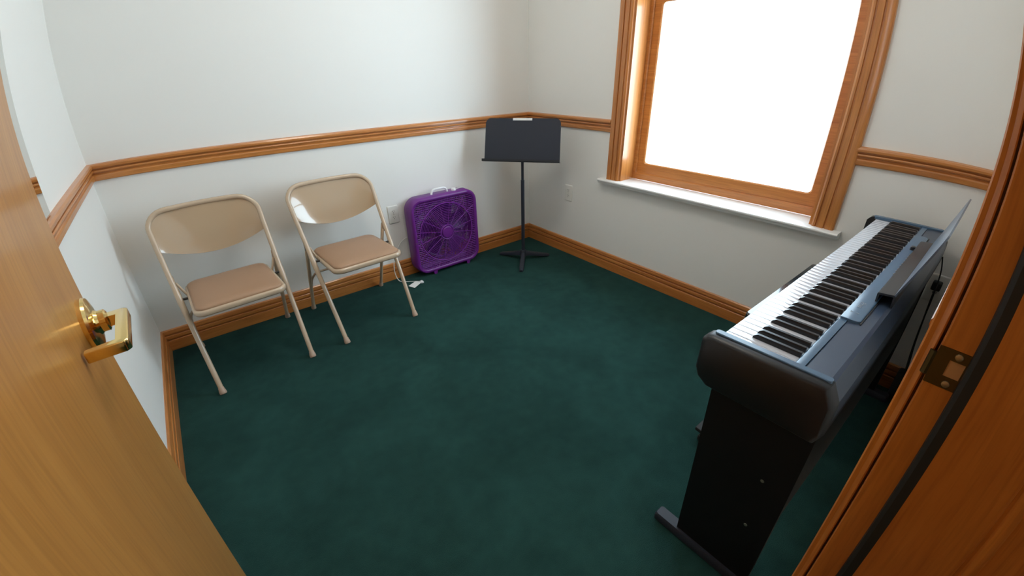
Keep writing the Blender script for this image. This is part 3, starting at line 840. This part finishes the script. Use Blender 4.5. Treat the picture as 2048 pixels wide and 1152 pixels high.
# emblem and word on the control panel, read from the player's side (facing the wall)
bm = BM()
for r in (0.0035, 0.006, 0.0085):
    for a0 in (0.35 * PI, 1.35 * PI):
        tube(bm, [(-1.022 + r * math.cos(a0 + 0.3 * PI * i / 6), cy + 0.003 + r * math.sin(a0 + 0.3 * PI * i / 6), 0.7588) for i in range(7)], 0.0006, 4)
obj('emblem', bm, M['print'], cp, off=off)
cu = bpy.data.curves.new('wordmark', 'FONT'); cu.body = 'Privia'; cu.size = 0.017; cu.extrude = 0.0002; cu.shear = 0.25
cu.materials.append(M['print'])
tmp = bpy.data.objects.new('wordmark_curve', cu); link(tmp)
wme = bpy.data.meshes.new_from_object(tmp.evaluated_get(bpy.context.evaluated_depsgraph_get()))
bpy.data.objects.remove(tmp)
wme.materials.clear(); wme.materials.append(M['print'])
wm = bpy.data.objects.new('wordmark', wme); link(wm, cp)
wm.location = Vector((-0.950, cy + 0.0075, 0.7590)) - Vector(off); wm.rotation_euler = (0, 0, PI)
# end blocks
for name_x, xa, xb, sg in (('end_block', X0, KX0 - 0.0012, -1), ('end_block', KX1 + 0.0012, X1, 1)):
    bm = BM()
    side = [(YFR + 0.0, 0.735), (YFR - 0.010, 0.7475), (YFR - 0.022, 0.752), (-2.445, 0.756), (-2.456, 0.753), (-2.4745, 0.716), (YB, 0.70), (YB, 0.640), (YB + 0.010, ZB), (YFR - 0.032, ZB), (YFR - 0.008, 0.632), (YFR + 0.001, 0.655)]
    cyy = sum(a for a, b in side) / len(side); czz = sum(b for a, b in side) / len(side)
    def inset(k): return [(cyy + (a - cyy) * (1 - k * 0.45), czz + (b - czz) * (1 - k)) for a, b in side]
    xi, xo = (xb, xa) if sg < 0 else (xa, xb)
    rings = []
    for f, k2 in ((0.0, 0.0), (0.52, 0.0), (0.68, 0.015), (0.82, 0.04), (0.93, 0.085), (1.0, 0.14)):
        rings.append([(xi + (xo - xi) * f, y, z) for y, z in inset(k2)])
    loft(bm, rings, cap0=True, cap1=True)
    eb = obj('end_block', bm, M['piano_k'], pn, off=off, ang=35)
    bm = BM()
    xs0, xs1 = (KX0 - 0.0175, KX0 - 0.0005) if sg < 0 else (KX1 + 0.0005, KX1 + 0.0175)
    o2 = [((xs0 + xs1) / 2 + a, -2.338 + b) for a, b in rrect(abs(xs1 - xs0) / 2, 0.1155, 0.006, 4)]
    loft(bm, [[(x, y, 0.745) for x, y in o2], [(x, y, 0.7565 - 0.0185 * (y + 2.338) * 0.9) for x, y in o2], [((xs0 + xs1) / 2 + (x - (xs0 + xs1) / 2) * 0.85, y, 0.7578 - 0.0185 * (y + 2.338) * 0.9) for x, y in o2]], cap0=True, cap1=True)
    tag(obj('end_strip', bm, M['piano_s'], eb, off=off, ang=40), 'silver blue strip along the end')
# keys: 52 white, 36 black, each its own part
WKW = (KX1 - KX0) / 52
letters = 'CDEFGAB'
bm = BM(); box(bm, (0.0003, KYB, 0.7190), (WKW - 0.0003, KYF, KZ), 0.0008, 2)
wk = obj('white_key', bm, M['keyw'], None, ang=30)
bm = BM()
bw = 0.0098; y0, y1 = KYB + 0.0008, KYB + 0.0955
loft(bm, [[(-bw / 2, y0, 0.7455), (bw / 2, y0, 0.7455), (bw / 2, y1 + 0.004, 0.7455), (-bw / 2, y1 + 0.004, 0.7455)],
          [(-bw / 2, y0, 0.753), (bw / 2, y0, 0.753), (bw / 2, y1 + 0.001, 0.752), (-bw / 2, y1 + 0.001, 0.752)],
          [(-bw / 2 + 0.0014, y0, 0.757), (bw / 2 - 0.0014, y0, 0.757), (bw / 2 - 0.0014, y1 - 0.006, 0.7565), (-bw / 2 + 0.0014, y1 - 0.006, 0.7565)]], cap0=True, cap1=True)
bk = obj('black_key', bm, M['keyb'], None, smooth=False)
idx = letters.index('A')
first = {'w': True, 'b': True}
for i in range(52):
    xhi = KX1 - i * WKW                      # bass at the window end
    o = wk if i == 0 else wk.copy()
    if i: COL.objects.link(o)
    o.parent = pn; o.location = Vector((xhi - WKW, 0, 0)) - Vector(off)
    L = letters[(idx + i) % 7]
    if L in 'CDFGA' and i < 51:
        sh = {'C': 0.0018, 'D': -0.0018, 'F': 0.0022, 'G': 0.0, 'A': -0.0022}[L]
        b = bk if first['b'] else bk.copy()
        if not first['b']: COL.objects.link(b)
        first['b'] = False
        b.parent = pn; b.location = Vector((xhi - WKW + sh, 0, 0)) - Vector(off)
# music rest standing in its slot
bm = BM()
RX0, RX1 = -0.925, -0.405
led = [(-2.418, 0.7605), (-2.4165, 0.783), (-2.4185, 0.786), (-2.450, 0.790), (-2.4545, 0.788), (-2.456, 0.7555), (-2.452, 0.7555), (-2.450, 0.785), (-2.4215, 0.781), (-2.4215, 0.7605)]
case(bm, led, RX0, RX1)
mr = obj('music_rest', bm, M['rest'], pn, off=off, ang=25)
bm = BM()
cx = (RX0 + RX1) / 2; hwr = (RX1 - RX0) / 2
o3 = rrect(hwr, 0.0885, [0.03, 0.03, 0.004, 0.004], 8)
def R3(a, b, f):
    u = (b + 0.0885)
    return (cx + a, -2.4495 - 0.290 * u + f, 0.786 + u * 0.957 + f * 0.30)
loft(bm, [[R3(a, b, 0.0) for a, b in o3], [R3(a, b, -0.004) for a, b in o3]], cap0=True, cap1=True)
obj('rest_back', bm, M['rest_b'], mr, off=off, ang=30)

# ------------------------------------------------------------------ piano stand
sd = thing('piano_stand', 'black board stand carrying the digital piano', 'keyboard stand', ((X0 + X1) / 2, -2.35, 0))
off = sd.location
for xa in (-1.318, -0.126):
    bm = BM(); loft(bm, [[(x, y, z) for y, z in ((-2.236, ZB - 0.0005), (-2.466, ZB - 0.0005), (-2.462, 0.030), (-2.246, 0.030))] for x in (xa, xa + 0.018)], cap0=True, cap1=True)
    sp_ = obj('side_panel', bm, M['blackwood'], sd, off=off, smooth=False)
    if xa < -1:
        for y, z in ((-2.405, 0.405), (-2.408, 0.235)):
            bm = BM(); lathe(bm, [(0.0045, 0), (0.004, 0.0015), (0, 0.0018)], Matrix.Translation((xa, y, z)) @ frame_to((-1, 0, 0)), 12)
            obj('screw', bm, M['screw'], sp_, off=off)
    xc = xa + 0.009
    bm = BM()
    fo = [(xc + a, -2.345 + b) for a, b in rrect(0.021, 0.172, 0.008, 4)]
    loft(bm, [[(xc + (x - xc) * s, -2.345 + (y + 2.345) * (1 - (1 - s) * 0.12), z) for x, y in fo] for s, z in ((0.9, 0.0), (1, 0.003), (1, 0.022), (0.80, 0.030))], cap0=True, cap1=True)
    obj('foot', bm, M['stand'], sd, off=off, ang=30)
bm = BM(); box(bm, (-1.300, -2.462, 0.30), (-0.126, -2.446, 0.60), 0.002, 1); obj('rear_panel', bm, M['blackwood'], sd, off=off)

# ------------------------------------------------------------------ piano bench tucked under the keyboard
BX0, BX1, BY0, BY1, BZ = -0.722, -0.075, -2.375, -2.062, 0.482
bn = thing('piano_bench', 'black glossy piano bench tucked under the keyboard', 'bench', ((BX0 + BX1) / 2, (BY0 + BY1) / 2, 0))
off = bn.location
bm = BM()
ob = [((BX0 + BX1) / 2 + a, (BY0 + BY1) / 2 + b) for a, b in rrect((BX1 - BX0) / 2, (BY1 - BY0) / 2, 0.012, 4)]
mx_, my_ = (BX0 + BX1) / 2, (BY0 + BY1) / 2
loft(bm, [[(mx_ + (x - mx_) * s, my_ + (y - my_) * (1 - (1 - s) * 2), z) for x, y in ob] for s, z in ((0.985, BZ - 0.038), (1, BZ - 0.034), (1, BZ - 0.006), (0.99, BZ))], cap0=True, cap1=True)
obj('seat', bm, M['bench'], bn, off=off, ang=30)
bm = BM()
for lo, hi in (((BX0 + 0.04, BY0 + 0.03, BZ - 0.09), (BX1 - 0.04, BY0 + 0.048, BZ - 0.037)), ((BX0 + 0.04, BY1 - 0.048, BZ - 0.09), (BX1 - 0.04, BY1 - 0.03, BZ - 0.037)),
               ((BX0 + 0.04, BY0 + 0.048, BZ - 0.09), (BX0 + 0.058, BY1 - 0.048, BZ - 0.037)), ((BX1 - 0.058, BY0 + 0.048, BZ - 0.09), (BX1 - 0.04, BY1 - 0.048, BZ - 0.037))):
    box(bm, lo, hi)
obj('apron', bm, M['blackwood'], bn, off=off, smooth=False)
for x in (BX0 + 0.055, BX1 - 0.055):
    for y in (BY0 + 0.045, BY1 - 0.045):
        bm = BM(); loft(bm, [[(x + a * w_, y + b * w_, z) for a, b in ((-1, -1), (1, -1), (1, 1), (-1, 1))] for z, w_ in ((0, 0.015), (BZ - 0.036, 0.020))], cap0=True, cap1=True)
        obj('leg', bm, M['blackwood'], bn, off=off, smooth=False)

# ------------------------------------------------------------------ sustain pedal
PX, PY = -0.895, -2.130
pd = thing('sustain_pedal', 'small black sustain pedal on the carpet by the stand panel', 'pedal', (PX, PY, 0))
bm = BM(); box(bm, (-0.04, -0.06, 0.0), (0.04, 0.040, 0.030), 0.008, 2); obj('pedal_body', bm, M['rubber'], pd)
bm = BM(); box(bm, (-0.034, -0.02, 0.030), (0.034, 0.062, 0.048), 0.006, 2, mtx=Matrix.Rotation(0.10, 4, 'X')); obj('treadle', bm, M['rubber'], pd)

# ------------------------------------------------------------------ power adapter and its cable behind the piano
ad = thing('power_adapter', 'black power adapter with cable on the floor behind the piano', 'power adapter', (-0.13, -2.525, 0))
off = ad.location
bm = BM(); box(bm, (-0.088, -2.556, 0.0), (-0.028, -2.505, 0.135), 0.008, 2); obj('brick', bm, M['rubber'], ad, off=off)
bm = BM(); box(bm, (-0.045, -2.512, 0.508), (-0.0083, -2.480, 0.542), 0.005, 2); obj('plug', bm, M['rubber'], ad, off=off)
bm = BM(); tube(bm, smooth_path([(-0.040, -2.497, 0.520), (-0.055, -2.497, 0.49), (-0.050, -2.502, 0.40), (-0.055, -2.512, 0.28), (-0.052, -2.525, 0.18), (-0.050, -2.528, 0.133)], 6), 0.003, 7); obj('cable', bm, M['rubber'], ad, off=off)
bm = BM(); tube(bm, smooth_path([(-0.068, -2.528, 0.133), (-0.075, -2.515, 0.24), (-0.070, -2.505, 0.36), (-0.078, -2.500, 0.50), (-0.085, -2.492, 0.60), (-0.088, -2.4775, 0.66)], 6), 0.0024, 7); obj('cable', bm, M['rubber'], ad, off=off)

# ------------------------------------------------------------------ light
wd = bpy.data.worlds.new('overcast_sky'); S.world = wd; wd.use_nodes = True
nt = wd.node_tree
bg = nt.nodes['Background']
# hazy white-blue sky, much brighter towards the sun's side (low, off to the right outside the window)
SKY, LOBE, SUNDIR = 9.0, 7.0, Vector((0.52, -0.85, 0.12)).normalized()
tc = nt.nodes.new('ShaderNodeTexCoord')
dp = nt.nodes.new('ShaderNodeVectorMath'); dp.operation = 'DOT_PRODUCT'; dp.inputs[1].default_value = SUNDIR
nt.links.new(tc.outputs['Generated'], dp.inputs[0])
mxm = nt.nodes.new('ShaderNodeMath'); mxm.operation = 'MAXIMUM'; mxm.inputs[1].default_value = 0.0
nt.links.new(dp.outputs['Value'], mxm.inputs[0])
pw = nt.nodes.new('ShaderNodeMath'); pw.operation = 'POWER'; pw.inputs[1].default_value = 9.0
nt.links.new(mxm.outputs[0], pw.inputs[0])
ma = nt.nodes.new('ShaderNodeMath'); ma.operation = 'MULTIPLY_ADD'; ma.inputs[1].default_value = LOBE; ma.inputs[2].default_value = SKY
nt.links.new(pw.outputs[0], ma.inputs[0])
bg.inputs['Color'].default_value = (0.66, 0.86, 1.0, 1)
nt.links.new(ma.outputs[0], bg.inputs['Strength'])
# portal so that the daylight through the opening is sampled well (it adds no light of its own)
pl_ = bpy.data.lights.new('window_portal', 'AREA'); pl_.shape = 'RECTANGLE'; pl_.size = 1.1; pl_.size_y = 1.70; pl_.cycles.is_portal = True
po = bpy.data.objects.new('window_portal', pl_); link(po); po.location = (0.25, -1.44, 1.44); po.rotation_euler = (0, PI / 2, 0)
# hallway ceiling lamp, warm and weak
hl = bpy.data.lights.new('hall_lamp', 'AREA'); hl.shape = 'RECTANGLE'; hl.size = 0.6; hl.size_y = 0.6; hl.energy = 6.0; hl.color = (1.0, 0.78, 0.52)
ho = bpy.data.objects.new('hall_lamp', hl); link(ho); ho.location = (-2.0, -3.6, ZC - 0.03)

# fill light added above the frame to lift the room's ambient light
FILLW = 20.0
cl = thing('fill_light', 'added square fill light on the ceiling, out of view', 'fill light', (-1.25, -1.25, ZC))
bm = BM(); box(bm, (-0.24, -0.24, -0.05), (0.24, 0.24, -0.0005), 0.006, 2); obj('housing', bm, M['white_pl'], cl)
em, ent, eb_ = mat_base('fill_diffuser'); eb_.inputs['Base Color'].default_value = (0.8, 0.8, 0.8, 1)
eb_.inputs['Emission Color'].default_value = (1.0, 0.91, 0.80, 1); eb_.inputs['Emission Strength'].default_value = FILLW
bm = BM(); box(bm, (-0.21, -0.21, -0.062), (0.21, 0.21, -0.049), 0.005, 2); obj('diffuser', bm, em, cl)

vs = S.view_settings
vs.view_transform = 'Standard'; vs.look = 'None'; vs.gamma = 1.0; vs.use_curve_mapping = False
vs.exposure = 0.0
S.cycles.use_denoising = True
S.cycles.max_bounces = 12; S.cycles.diffuse_bounces = 8; S.cycles.glossy_bounces = 6
S.cycles.sample_clamp_indirect = 6.0
